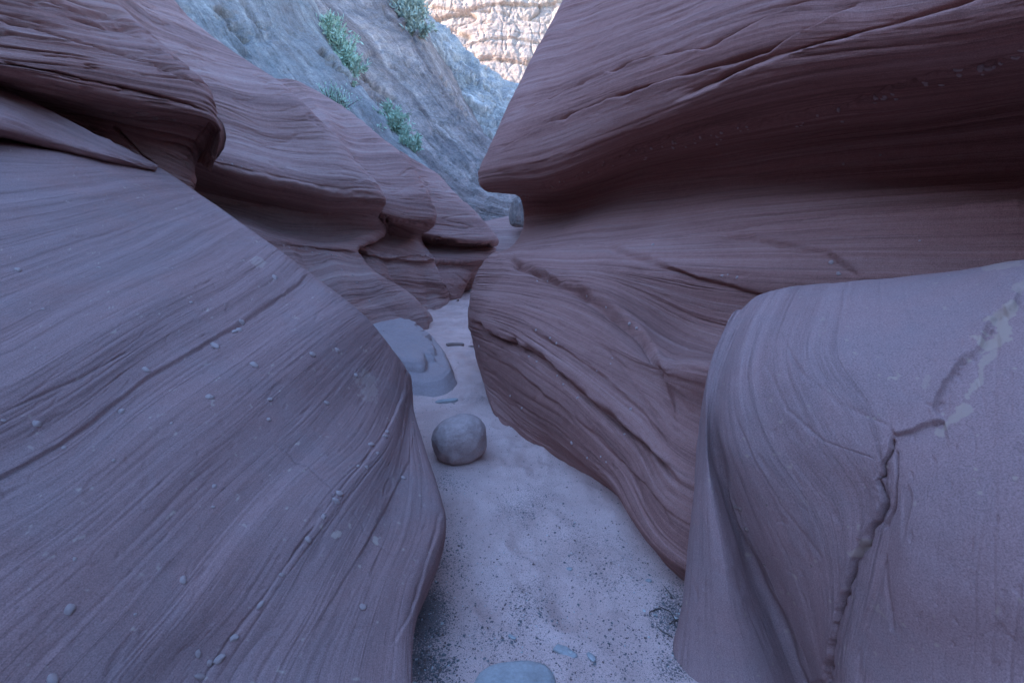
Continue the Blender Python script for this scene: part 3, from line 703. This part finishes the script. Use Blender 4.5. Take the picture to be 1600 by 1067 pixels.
# ---- slope and cliffs behind
n_sl = [
 [('d',.8,5,-4),('d',.8,5,-4),('d',.8,4,-4),('d',.8,4,-4),('d',.8,4,-3),('d',.8,3,-2),('d',.8,2,-2)],
 [(330,-300,16),(480,0,13.2),(520,78,12.6),(560,138,12),(610,198,11.2),(656,252,10.5),(700,300,10)],
 [(280,-300,14.5),(425,0,11.8),(470,80,11.2),(515,142,10.7),(560,200,10.2),(610,250,9.8),(650,300,9.5)],
 [(200,-300,13),(345,0,10.2),(390,80,9.8),(435,140,9.5),(480,200,9.3),(530,250,9),(580,300,8.9)],
 [(60,-300,11),(230,-20,8.8),(290,70,8.5),(340,130,8.3),(400,200,8.2),(450,250,8.1),(500,300,8)],
 [(-200,-300,9),(60,-60,7.6),(150,60,7.4),(220,120,7.3),(300,200,7.3),(350,250,7.3),(400,300,7.3)],
]
slope = make_rock('canyon_slope', 'grey blue varnished rock slope rising behind the left fins, bushes along its edge', 'rock slope', n_sl, M_slope, step=1.9, strata=.09, sfreq=2.2, undul=.12, ufreq=.35, rib=.07, ribf=2.6, alf=.4, rough=.022, warp=.2, warpf=.3, seed=31,
  grooves=[([(340,8),(352,28),(375,52),(395,62)],9,.35,{}),([(385,0),(400,25),(420,45)],4,.2,{}),([(500,75),(520,98),(545,120),(560,138)],5,.5,{}),([(430,130),(470,180),(483,145)],3,.12,{})])

n_mid = [
 [('d',3,6,-3),('d',3,6,-3),('d',3,5,-3),('d',3,5,-3),('d',3,4,-3),('d',3,3,-2),('d',3,3,-2),('d',3,3,-2)],
 [(530,-200,30),(611,0,24),(645,38,23),(685,113,21.5),(730,182,19.8),(768,222,18.5),(830,270,17),(920,330,16)],
 [(470,-200,28),(552,0,22.6),(600,45,21.8),(645,115,20.5),(695,180,19),(740,235,17.5),(800,282,16),(910,340,15.2)],
 [(400,-200,26),(490,10,20.5),(540,65,19.8),(590,135,18.8),(650,205,17.5),(705,262,16.2),(770,302,15.3),(900,346,14.6)],
 [(330,-150,23),(430,50,18),(490,115,17.5),(545,185,16.8),(605,243,15.6),(670,295,14.6),(750,326,14.2),(890,356,14.0)],
 [(300,-50,19),(380,150,15.8),(440,205,15.4),(500,255,14.8),(570,300,14.2),(650,342,13.6),(740,368,13.4),(880,380,13.4)],
]
mid = make_rock('canyon_slope', 'mottled brown and blue rock slope in the middle distance below the bright cliff', 'rock slope', n_mid, M_mid, step=1.8, strata=.16, sfreq=1.2, undul=.25, ufreq=.25, rib=.14, ribf=1.4, alf=.4, rough=.06, warp=.4, warpf=.15, seed=35,
  grooves=[([(615,5),(635,30),(648,55)],4,1.2,{}),([(690,115),(712,150),(735,185)],4,.5,{}),([(560,115),(590,140),(620,160)],4,.35,{})])

n_pale = [
 [('d',-1,7,-3),('d',0,7,-3),('d',0,7,-3),('d',0,7,-3)],
 [(580,-10,32),(660,45,31),(740,92,30),(850,160,29)],
 [(590,20,30),(665,74,29),(740,120,28),(850,185,27)],
 [(600,80,28),(680,118,27),(750,160,26),(850,215,25)],
 [(620,140,26),(700,165,25),(765,205,24),(850,255,23)],
 [(640,220,24),(720,225,23),(780,260,22),(850,300,21)],
]
make_rock('rock_outcrop', 'pale grey blocky rock outcrop sloping down between the brown slope and the peach cliff', 'rock outcrop', n_pale, M_pale, step=1.6, strata=.3, sfreq=.6, undul=.7, ufreq=.2, rough=.3, rib=.25, ribf=.7, warp=.6, warpf=.1, seed=38, blocks=.45, blockf=.45,
  grooves=[([(672,88),(700,106),(735,120),(765,150),(790,160)],4,1.6,dict(step=.5,W=14))])

n_cl = [
 [('w',-40,66,62),('w',-10,60,62),('w',12,60,62),('w',50,66,62)],
 [('w',-40,62,42),('w',-10,57,42),('w',12,57,42),('w',50,62,42)],
 [('w',-40,60,32),('w',-10,55.5,32),('w',12,55,32),('w',50,60,32)],
 [('w',-40,59,24),('w',-10,54,24),('w',12,53.5,24),('w',50,58,24)],
 [('w',-40,57,16),('w',-10,52,16),('w',12,51.5,16),('w',50,56,16)],
 [('w',-40,55,8),('w',-10,49,8),('w',12,48,8),('w',50,52,8)],
 [('w',-40,50,-1),('w',-10,44,-1),('w',12,43,-1),('w',50,46,-1)],
]
make_rock('canyon_cliff', 'bright peach and white cliff face at the far end of the canyon, broken by ledges', 'cliff', n_cl, M_cliff, step=1.3, strata=.25, sfreq=.5, undul=.6, ufreq=.1, rough=.15, rib=.15, ribf=.5, warp=.8, warpf=.05, seed=41, blocks=.75, blockf=.17)

# ---- canyon's unseen higher ground, sides and behind, added to block sun and horizon light
n_rimL = [[('w',-4.9,-14,0),('w',-4.9,-4,0),('w',-4.9,2,0),('w',-5.4,6,0),('w',-7.5,10,0),('w',-10,16,0),('w',-14,26,0)],
 [('w',-6.2,-14,3.5),('w',-6.2,-4,3.5),('w',-6.4,2,3.8),('w',-7.2,6,4.5),('w',-9,10,6),('w',-12,16,8),('w',-17,26,12)],
 [('w',-9.5,-14,8),('w',-9.5,-4,8),('w',-9.5,2,8),('w',-10,6,8.8),('w',-12,10,12),('w',-16,16,15),('w',-22,26,20)],
 [('w',-16,-14,11),('w',-16,-4,12),('w',-16,2,12),('w',-16,6,13),('w',-18,10,15),('w',-24,16,19),('w',-32,26,24)],
 [('w',-40,-14,12),('w',-40,-4,13),('w',-40,2,13),('w',-40,6,14),('w',-42,10,16),('w',-46,16,20),('w',-52,26,25)]]
n_rimR = [[('w',2.6,-14,0),('w',2.9,-4,0),('w',3.4,2,0),('w',3.4,6,0),('w',3.6,10,0),('w',6,16,0),('w',10,26,0)],
 [('w',3.8,-14,2.8),('w',4.2,-4,3.0),('w',4.6,2,3.6),('w',4.4,6,4.2),('w',4.8,10,4.6),('w',8,16,6),('w',13,26,8)],
 [('w',9,-14,4.5),('w',9,-4,4.5),('w',9,2,4.8),('w',9,6,5.2),('w',9.5,10,6),('w',12,16,7.5),('w',18,26,10)],
 [('w',40,-14,6),('w',40,-4,6),('w',40,2,6.5),('w',40,6,7),('w',40,10,8),('w',42,16,10),('w',45,26,12)]]
n_rimB = [[('w',-8,-9,0),('w',-3,-7,0),('w',0,-6,0),('w',3,-7,0),('w',8,-9,0)],
 [('w',-8,-9.5,4),('w',-3,-7.6,4),('w',0,-6.5,3.6),('w',3,-7.5,3.6),('w',8,-9.5,4)],
 [('w',-9,-14,7),('w',-3,-13,6.4),('w',0,-12,6),('w',3,-13,6),('w',9,-14,6)],
 [('w',-20,-40,9),('w',-6,-40,8),('w',0,-40,7.5),('w',6,-40,7.5),('w',20,-40,8)]]
for nn in (n_rimL, n_rimR, n_rimB):
    make_rock('light_block_terrain', None, None, nn, M_fin, step=60, strata=.1, sfreq=1.2, undul=.25, ufreq=.4, warp=.2, warpf=.2, seed=50, kind='structure')

# ---- the rock step closing the passage
n_step = [
 [('w',-4,19,3.0),('w',-1,19,2.6),('w',2.5,19,2.8)],
 [(715,322,17),(770,326,16.5),(860,318,16)],
 [(725,336,14.8),(775,337,14.5),(850,332,14.2)],
 [(738,352,13.2),(782,356,13.0),(850,352,12.8)],
 [(750,375,12.5),(788,378,12.3),(850,375,12.1)],
 [(760,395,12.1),(790,400,11.9),(850,400,11.8)],
 [('f',740,440),('f',790,440),('f',860,445)],
]
make_rock('rock_step', 'smooth pale rock ramp seen through the narrow gap at the end of the passage', 'rock ramp', n_step, M_fin, step=1.4, strata=.02, sfreq=3, undul=.05, ufreq=.6, warp=.05, seed=44)

# ================================================================== sand floor
def floor_height(X, Y):
    P = np.stack([X, Y, np.zeros_like(X)], -1)
    h = .007 * noise3(P, 1.7, 90) + .008 * noise3(P, 4.3, 91) + .006 * noise3(P, 11, 92) + .0025 * noise3(P, 31, 93)
    for fx, fy, r, d in FOOT:
        q = ((X - fx)**2 + ((Y - fy) * .75)**2) / r**2
        h = h - d * np.exp(-q) + d * .45 * np.exp(-((np.sqrt(q) - 1.35) / .35)**2)
    return h
FOOT = []
rf = random.Random(5)
for k in range(70):
    y = 1.0 + 8 * rf.random()**1.5
    c = np.interp(y, [1, 1.6, 2.5, 3.5, 4.5, 6, 10], [.12, .12, .1, -.2, -.45, -.6, -.7])
    FOOT.append((c + rf.gauss(0, .15), y, rf.uniform(.05, .11), rf.uniform(.009, .019)))
gx = np.concatenate([np.linspace(-60, -1.6, 20)[:-1], np.linspace(-1.6, 1.7, 380), np.linspace(1.7, 60, 20)[1:]])
gy = np.concatenate([np.linspace(-60, .6, 16)[:-1], np.geomspace(.6, 13, 520), np.geomspace(13, 120, 16)[1:]])
GX, GY = np.meshgrid(gx, gy)
GZ = floor_height(GX, GY)
def sand_material():
    M = NT('pink_sand')
    co = M.n('ShaderNodeTexCoord').outputs['Object']
    a = M.noise(co, 2.2, 5, 0.6); b = M.noise(co, 420, 2, 0.7); c = M.noise(co, 170, 4, 0.75)
    col = M.ramp(a, (0.35, (0.55, 0.345, 0.30)), (0.65, (0.70, 0.465, 0.41)))
    g = M.ramp(b, (0.3, (0.62, 0.62, 0.62)), (0.7, (1.25, 1.25, 1.25)))
    col = M.mix(0.8, col, g, 'MULTIPLY')
    grit = M.attr('grit')
    th = M.math('ADD', c, M.math('MULTIPLY', grit, 0.30))
    spk = M.ramp(th, (0.66, (0, 0, 0)), (0.72, (1, 1, 1)))
    col = M.mix(M.math('MULTIPLY', spk, 0.75), col, (0.09, 0.085, 0.085))
    M.l(col, M.b.inputs['Base Color'])
    M.b.inputs['Roughness'].default_value = 0.95
    h = M.math('ADD', M.math('MULTIPLY', c, 0.6), M.math('MULTIPLY', b, 0.3))
    bp = M.n('ShaderNodeBump'); bp.inputs['Distance'].default_value = .006; bp.inputs['Strength'].default_value = .8
    M.l(h, bp.inputs['Height']); M.l(bp.outputs[0], M.b.inputs['Normal'])
    return M.m
M_sand = sand_material()
GRIT = [(660,960,50,90,.8),(690,860,60,70,.6),(1050,960,40,50,.8),(745,620,30,30,.38),(700,760,50,25,.6),(830,950,60,60,.45),(900,840,120,70,.35),(760,1000,90,40,.35),(960,900,90,60,.35),(820,790,80,50,.4),(1060,1040,40,40,.6),(670,1040,50,40,1.0)]
def grit_at(px, py):
    g = np.zeros(np.shape(px)) + .2
    for x, y, sx, sy, a in GRIT:
        g = np.maximum(g, a * np.exp(-(((px - x) / sx)**2 + ((py - y) / sy)**2)))
    return g
GP = np.stack([GX, GY, GZ], -1)
fpx, fpy, fd = proj(GP)
grit = grit_at(fpx, fpy) * (0.6 + 0.8 * np.clip(noise3(GP, 5, 95) + .5, 0, 1))
sand = mesh_from_grid('sand_floor', GP, {'grit': grit}, M_sand)
tag(sand, kind='structure')

# ---- loose grit on the sand
def scatter_grit():
    n = 20000
    ok_p, ok_r = [], []
    while len(ok_p) < n:
        px = RNG.uniform(630, 1100, 4000); py = RNG.uniform(560, 1067, 4000)
        g = grit_at(px, py)
        keep = RNG.random(4000) < g
        for x, y, gg in zip(px[keep], py[keep], g[keep]):
            ok_p.append(at_z(x, y, 0))
            ok_r.append(min(.00115 * math.exp(RNG.normal(0, .55)) * (1.0 + .5 * gg), .006))
    P = np.array(ok_p); r = np.array(ok_r)
    P[:, 2] = floor_height(P[:, 0], P[:, 1]) + r * .3
    base = np.array([(1,0,0),(-1,0,0),(0,1,0),(0,-1,0),(0,0,1),(0,0,-1)], float)
    tri = np.array([(0,2,4),(2,1,4),(1,3,4),(3,0,4),(2,0,5),(1,2,5),(3,1,5),(0,3,5)])
    a = RNG.uniform(0, 6.28, len(P)); sc = RNG.uniform(.6, 1.5, (len(P), 1, 3)) * np.array([1, 1, .7])
    V = base[None] * sc * r[:, None, None]
    V = V + RNG.normal(0, .18, V.shape) * r[:, None, None]
    ca, sa = np.cos(a)[:, None], np.sin(a)[:, None]
    V = np.stack([V[..., 0] * ca - V[..., 1] * sa, V[..., 0] * sa + V[..., 1] * ca, V[..., 2]], -1) + P[:, None]
    me = bpy.data.meshes.new('gravel')
    F = (tri[None] + (np.arange(len(P)) * 6)[:, None, None]).reshape(-1, 3)
    me.from_pydata(V.reshape(-1, 3).tolist(), [], F.tolist())
    o = bpy.data.objects.new('gravel', me); COL.objects.link(o)
    mats = [simple_mat('dark_grit', (.10, .09, .09), (.22, .195, .19), 30), simple_mat('brown_grit', (.14, .09, .08), (.24, .16, .14), 30), simple_mat('pale_grit', (.4, .37, .34), (.6, .57, .53), 30)]
    for m in mats: me.materials.append(m)
    mi = np.repeat(RNG.choice(3, len(P), p=[.7, .24, .06]), 8)
    me.polygons.foreach_set('material_index', mi.astype(np.int32))
    tag(o, kind='stuff')
scatter_grit()

# ---- round boulder
M_boulder = simple_mat('grey_brown_boulder', (.30, .20, .18), (.47, .33, .30), 16, .010)
def lump(name, label, cat, loc, size, mat, rot=(0, 0, 0), rough=.05, sub=6, seed=1, squash=2.0, group=None, f=1.0):
    bm = bmesh.new(); bmesh.ops.create_icosphere(bm, subdivisions=sub, radius=1.0)
    P = np.array([v.co[:] for v in bm.verts])
    e = 2.0 / squash
    q = np.sign(P) * np.abs(P)**e
    q = q / (np.abs(q)**squash).sum(1, keepdims=True)**(1 / squash)
    q = q * (1 + rough * noise3(P, 1.1 * f, seed) + rough * .5 * noise3(P, 2.7 * f, seed + 1) + rough * .16 * noise3(P, 8 * f, seed + 2) + rough * .08 * noise3(P, 19 * f, seed + 3))[:, None]
    q = q * np.array(size)
    for v, c in zip(bm.verts, q): v.co = c
    for fc in bm.faces: fc.smooth = True
    me = bpy.data.meshes.new(name); bm.to_mesh(me); bm.free(); me.materials.append(mat)
    o = bpy.data.objects.new(name, me); COL.objects.link(o)
    o.location = loc; o.rotation_euler = rot
    tag(o, label, cat, group)
    return o
b0 = at(720, 694, 2.62)
lump('boulder', 'round grey boulder sitting alone on the sand in the middle of the passage', 'boulder', (b0[0], b0[1], .118), (.172, .155, .138), M_boulder, (0, R(-6), .3), .085, 6, 3, 2.4)

# ---- stepped flat rock
M_flat = rock_material('pale_lavender_stone', (.29,.20,.195), (.38,.28,.27), (.45,.345,.335), lam=40, bump=.004, grain=160, line=.4)
def stepped_rock():
    K = np.array([at_z(x, y, 0) for x, y in [(520,606),(600,622),(650,616),(672,620),(702,614),(715,598),(702,565),(682,537),(657,517),(610,505),(560,508)]])
    K = np.concatenate([K, K[:1]])
    t = np.concatenate([[0], np.cumsum(np.linalg.norm(np.diff(K, axis=0), axis=1))])
    n = 220
    tn = np.linspace(0, t[-1], n, endpoint=False)
    B = np.stack([np.interp(tn, t, K[:, i]) for i in range(3)], -1)
    for _ in range(5): B = .5 * B + .25 * (np.roll(B, 1, 0) + np.roll(B, -1, 0))
    c = B.mean(0)
    prof = [(1.03,-.06),(1.0,.0),(.965,.05),(.935,.09),(.90,.105),(.80,.110),(.765,.118),(.745,.16),(.715,.195),(.66,.207),(.45,.212),(.2,.216),(.01,.217)]
    s_ = np.array([p[0] for p in prof]); z_ = np.array([p[1] for p in prof])
    u = np.linspace(0, len(prof) - 1, 90)
    sc = np.interp(u, np.arange(len(prof)), s_); zz = np.interp(u, np.arange(len(prof)), z_)
    P = c + (B[None] - c) * sc[:, None, None]
    wob = noise3(np.stack([B[:, 0], B[:, 1], B[:, 0] * 0], -1), 6, 110)
    P = P + (B[None] - c) * (.10 * wob[None] * sstep(.9, .75, sc)[:, None] * sstep(.0, .5, sc)[:, None])[..., None]
    P[..., 0] += -.10 * (1 - sc)[:, None]; P[..., 1] += .07 * (1 - sc)[:, None]
    P[..., 2] = zz[:, None] * (1 + .10 * noise3(P * np.array([1, 1, 0]), 3, 111))
    P = P + (.007 * noise3(P, 9, 112) + .004 * noise3(P, 26, 113) + .002 * noise3(P, 70, 114))[..., None] * np.array([.7, .7, .8])
    o = mesh_from_grid('flat_rock', P, {'bed': P[..., 2], 'along': P[..., 0], 'mark': P[..., 0] * 0, 'warp': P[..., 0] * 0, 'calm': P[..., 0] * 0 + .5}, M_flat, closed=True)
    tag(o, 'low stepped flat rock of pale layers behind the boulder, beside the left slab', 'rock')
stepped_rock()

# ---- small stones on the floor
M_blue = simple_mat('pale_blue_grey_stone', (.27, .245, .235), (.43, .40, .385), 10, .004)
M_brown = simple_mat('brown_stone', (.2, .13, .11), (.33, .23, .2), 20, .003)
def stone(x, y, w_px, h_m, mat, label, rough=.12, sq=2.3, rot=0, asp=.7, sink=.35, seed=1, name='stone'):
    p = at_z(x, y, 0.0)
    dep = proj(p)[2]
    r = w_px / 2 / FPX * dep
    return lump(name, label, 'stone', (p[0], p[1], floor_height(p[0:1], p[1:2])[0] + h_m * (.5 - sink)), (r, r * asp, h_m * .5 + .001), mat, (0, 0, rot), rough, 4, seed, sq)
stone(805, 1085, 140, .08, M_blue, 'pale bluish stone half buried at the very bottom of the sandy path', .10, 2.4, .1, .75, .5, 5)
stone(728, 455, 20, .22, M_blue, 'small pale blue boulder at the far end of the sandy path', .1, 2.2, 0, .8, .2, 6)
stone(714, 458, 16, .10, M_brown, 'small reddish flat stone beside the pale blue boulder at the far end', .12, 2.6, 0, .7, .2, 7)
stone(697, 626, 36, .035, M_blue, 'thin grey slab of stone lying in front of the stepped flat rock', .2, 2.6, .35, .35, .35, 8)
stone(712, 541, 28, .05, M_brown, 'short dark sliver of stone across the path beyond the flat rock', .2, 2.4, .05, .25, .3, 9)
stone(740, 541, 14, .03, M_brown, 'tiny sliver of stone touching the right belly wall', .2, 2.4, .05, .3, .3, 10)
stone(882, 1020, 34, .018, M_blue, 'small flat bluish chip in the sand near the bottom', .25, 2.6, -.5, .4, .4, 11)
stone(924, 1028, 16, .012, M_blue, 'smaller bluish chip lying right of the flat chip near the bottom', .25, 2.6, -.9, .5, .4, 12)
stone(800, 996, 14, .010, M_blue, 'narrow pale chip in the sand above the half buried stone', .2, 2.4, -.5, .35, .3, 13)
stone(1014, 910, 10, .010, M_blue, 'little white pebble on the sand near the near right bulge', .2, 2.2, 0, .6, .2, 14)
stone(890, 888, 10, .008, M_blue, 'little white pebble in the middle of the sandy floor', .2, 2.2, 0, .6, .2, 15)
p = at(806, 336, 12.2)
lump('rock_block', 'brown layered block wedged in the gap under the right overhang', 'rock', (p[0] + .36, p[1], p[2] + .02), (.42, .4, .36), M_mid, (0, .12, .2), .2, 5, 21, 4)

# ---- twigs by the right bulge
M_twig = simple_mat('dark_twig', (.07, .05, .045), (.14, .10, .085), 60)
def twig(x, y, length, seed):
    rr = random.Random(seed)
    p = at_z(x, y, 0.0); a = rr.uniform(0, 6.28)
    vs, fs = [], []
    n = 8
    for i in range(n):
        a += rr.gauss(0, .35)
        p = p + np.array([math.cos(a), math.sin(a), 0]) * length / n
        z = floor_height(p[0:1], p[1:2])[0] + .003
        rad = .0028 * (1 - i / n * .6)
        for k in range(5):
            t = k * 2 * math.pi / 5
            vs.append((p[0] - math.sin(a) * math.cos(t) * rad, p[1] + math.cos(a) * math.cos(t) * rad, z + math.sin(t) * rad))
        if i:
            for k in range(5):
                b = (i - 1) * 5; c = i * 5
                fs.append((b + k, b + (k + 1) % 5, c + (k + 1) % 5, c + k))
    fs.append((0, 4, 3, 2, 1)); fs.append(tuple(range(len(vs) - 5, len(vs))))
    me = bpy.data.meshes.new('twig'); me.from_pydata(vs, [], fs); me.materials.append(M_twig)
    o = bpy.data.objects.new('twig', me); COL.objects.link(o)
    tag(o, 'dark dry twig among the litter at the foot of the near right bulge', 'twig', 'twigs littering the foot of the right bulge')
for i, (x, y) in enumerate([(1045,935),(1060,948),(1052,962),(1070,930),(1038,952),(1065,975),(1042,975),(1056,1000),(1066,1020)]):
    twig(x, y, .07 + .02 * (i % 3), 200 + i)

# ---- shrubs on the slope
def leaf_mat(name, a, b):
    M = NT(name)
    co = M.n('ShaderNodeTexCoord').outputs['Object']
    M.l(M.ramp(M.noise(co, 5, 4, .6), (.35, a), (.65, b)), M.b.inputs['Base Color'])
    M.b.inputs['Roughness'].default_value = .8
    return M.m
M_leaf = leaf_mat('sage_green_leaves', (.24, .33, .23), (.42, .52, .40))
M_leafpale = leaf_mat('pale_grey_leaves', (.22, .27, .23), (.36, .42, .36))
def shrub(name, label, clumps, mat, n=900, leaf=.05, seed=1):
    """clumps: (px, py, Y, radius m). base is the lowest one."""
    rr = np.random.default_rng(seed)
    root = bpy.data.objects.new(name, None); COL.objects.link(root)
    base = at(*clumps[0][:3]); root.location = base
    tag(root, label, 'bush')
    V, F, S, SF = [], [], [], []
    for (x, y, Y, r) in clumps:
        c = at(x, y, Y)
        stem0 = c + np.array([0, .15 * r, -r])
        for k in range(14):
            d = rr.normal(size=3); d[2] = abs(d[2]) * 1.2 + .4; d /= np.linalg.norm(d)
            tip = stem0 + d * r * rr.uniform(1.0, 2.1)
            nb = len(S); side = np.cross(d, rr.normal(size=3)); side /= np.linalg.norm(side); up = np.cross(d, side)
            for q, wd in ((stem0, .012), (tip, .003)):
                for j in range(3):
                    aa = j * 2.094
                    S.append(q + (side * math.cos(aa) + up * math.sin(aa)) * wd)
            SF += [(nb, nb + 1, nb + 4, nb + 3), (nb + 1, nb + 2, nb + 5, nb + 4), (nb + 2, nb, nb + 3, nb + 5)]
            for m in range(n // 14):
                t = rr.uniform(.3, 1.05)
                p = stem0 + (tip - stem0) * t + rr.normal(size=3) * r * .13
                ld = d * .8 + rr.normal(size=3) * .5; ld /= np.linalg.norm(ld)
                sd = np.cross(ld, rr.normal(size=3)); sd /= np.linalg.norm(sd)
                l = leaf * rr.uniform(.6, 1.4); b = len(V)
                V += [p, p + ld * l * .5 + sd * l * .16, p + ld * l, p + ld * l * .5 - sd * l * .16]
                F.append((b, b + 1, b + 2, b + 3))
    for nm, vv, ff, mt in (('foliage', V, F, mat), ('branches', S, SF, M_twig)):
        me = bpy.data.meshes.new(nm); me.from_pydata((np.array(vv) - base).tolist(), [], ff); me.materials.append(mt)
        o = bpy.data.objects.new(nm, me); COL.objects.link(o); o.parent = root
shrub('desert_shrub', 'upper of the two green bushy shrubs on the edge of the grey slope', [(543,105,12.6,.30),(530,75,12.9,.38),(518,50,13.2,.36),(510,32,13.4,.28),(535,92,12.7,.3)], M_leaf, 1100, .11, 1)
shrub('desert_shrub', 'lower green shrub clinging to the slope edge just above the farthest fin', [(640,232,10.6,.17),(630,212,10.8,.24),(618,195,10.9,.30),(610,180,11.1,.22),(634,222,10.7,.2)], M_leaf, 1100, .09, 2)
shrub('desert_shrub', 'pale grey feathery shrub at the top of the picture beside the bright cliff', [(650,40,23,.6),(645,15,23.5,.8),(640,-10,24,.8)], M_leafpale, 900, .22, 3)
shrub('desert_shrub', 'thin sparse olive shrub on the face of the grey slope', [(525,160,10.2,.22),(535,150,10.3,.24),(512,145,10.2,.18)], M_leaf, 260, .06, 4)
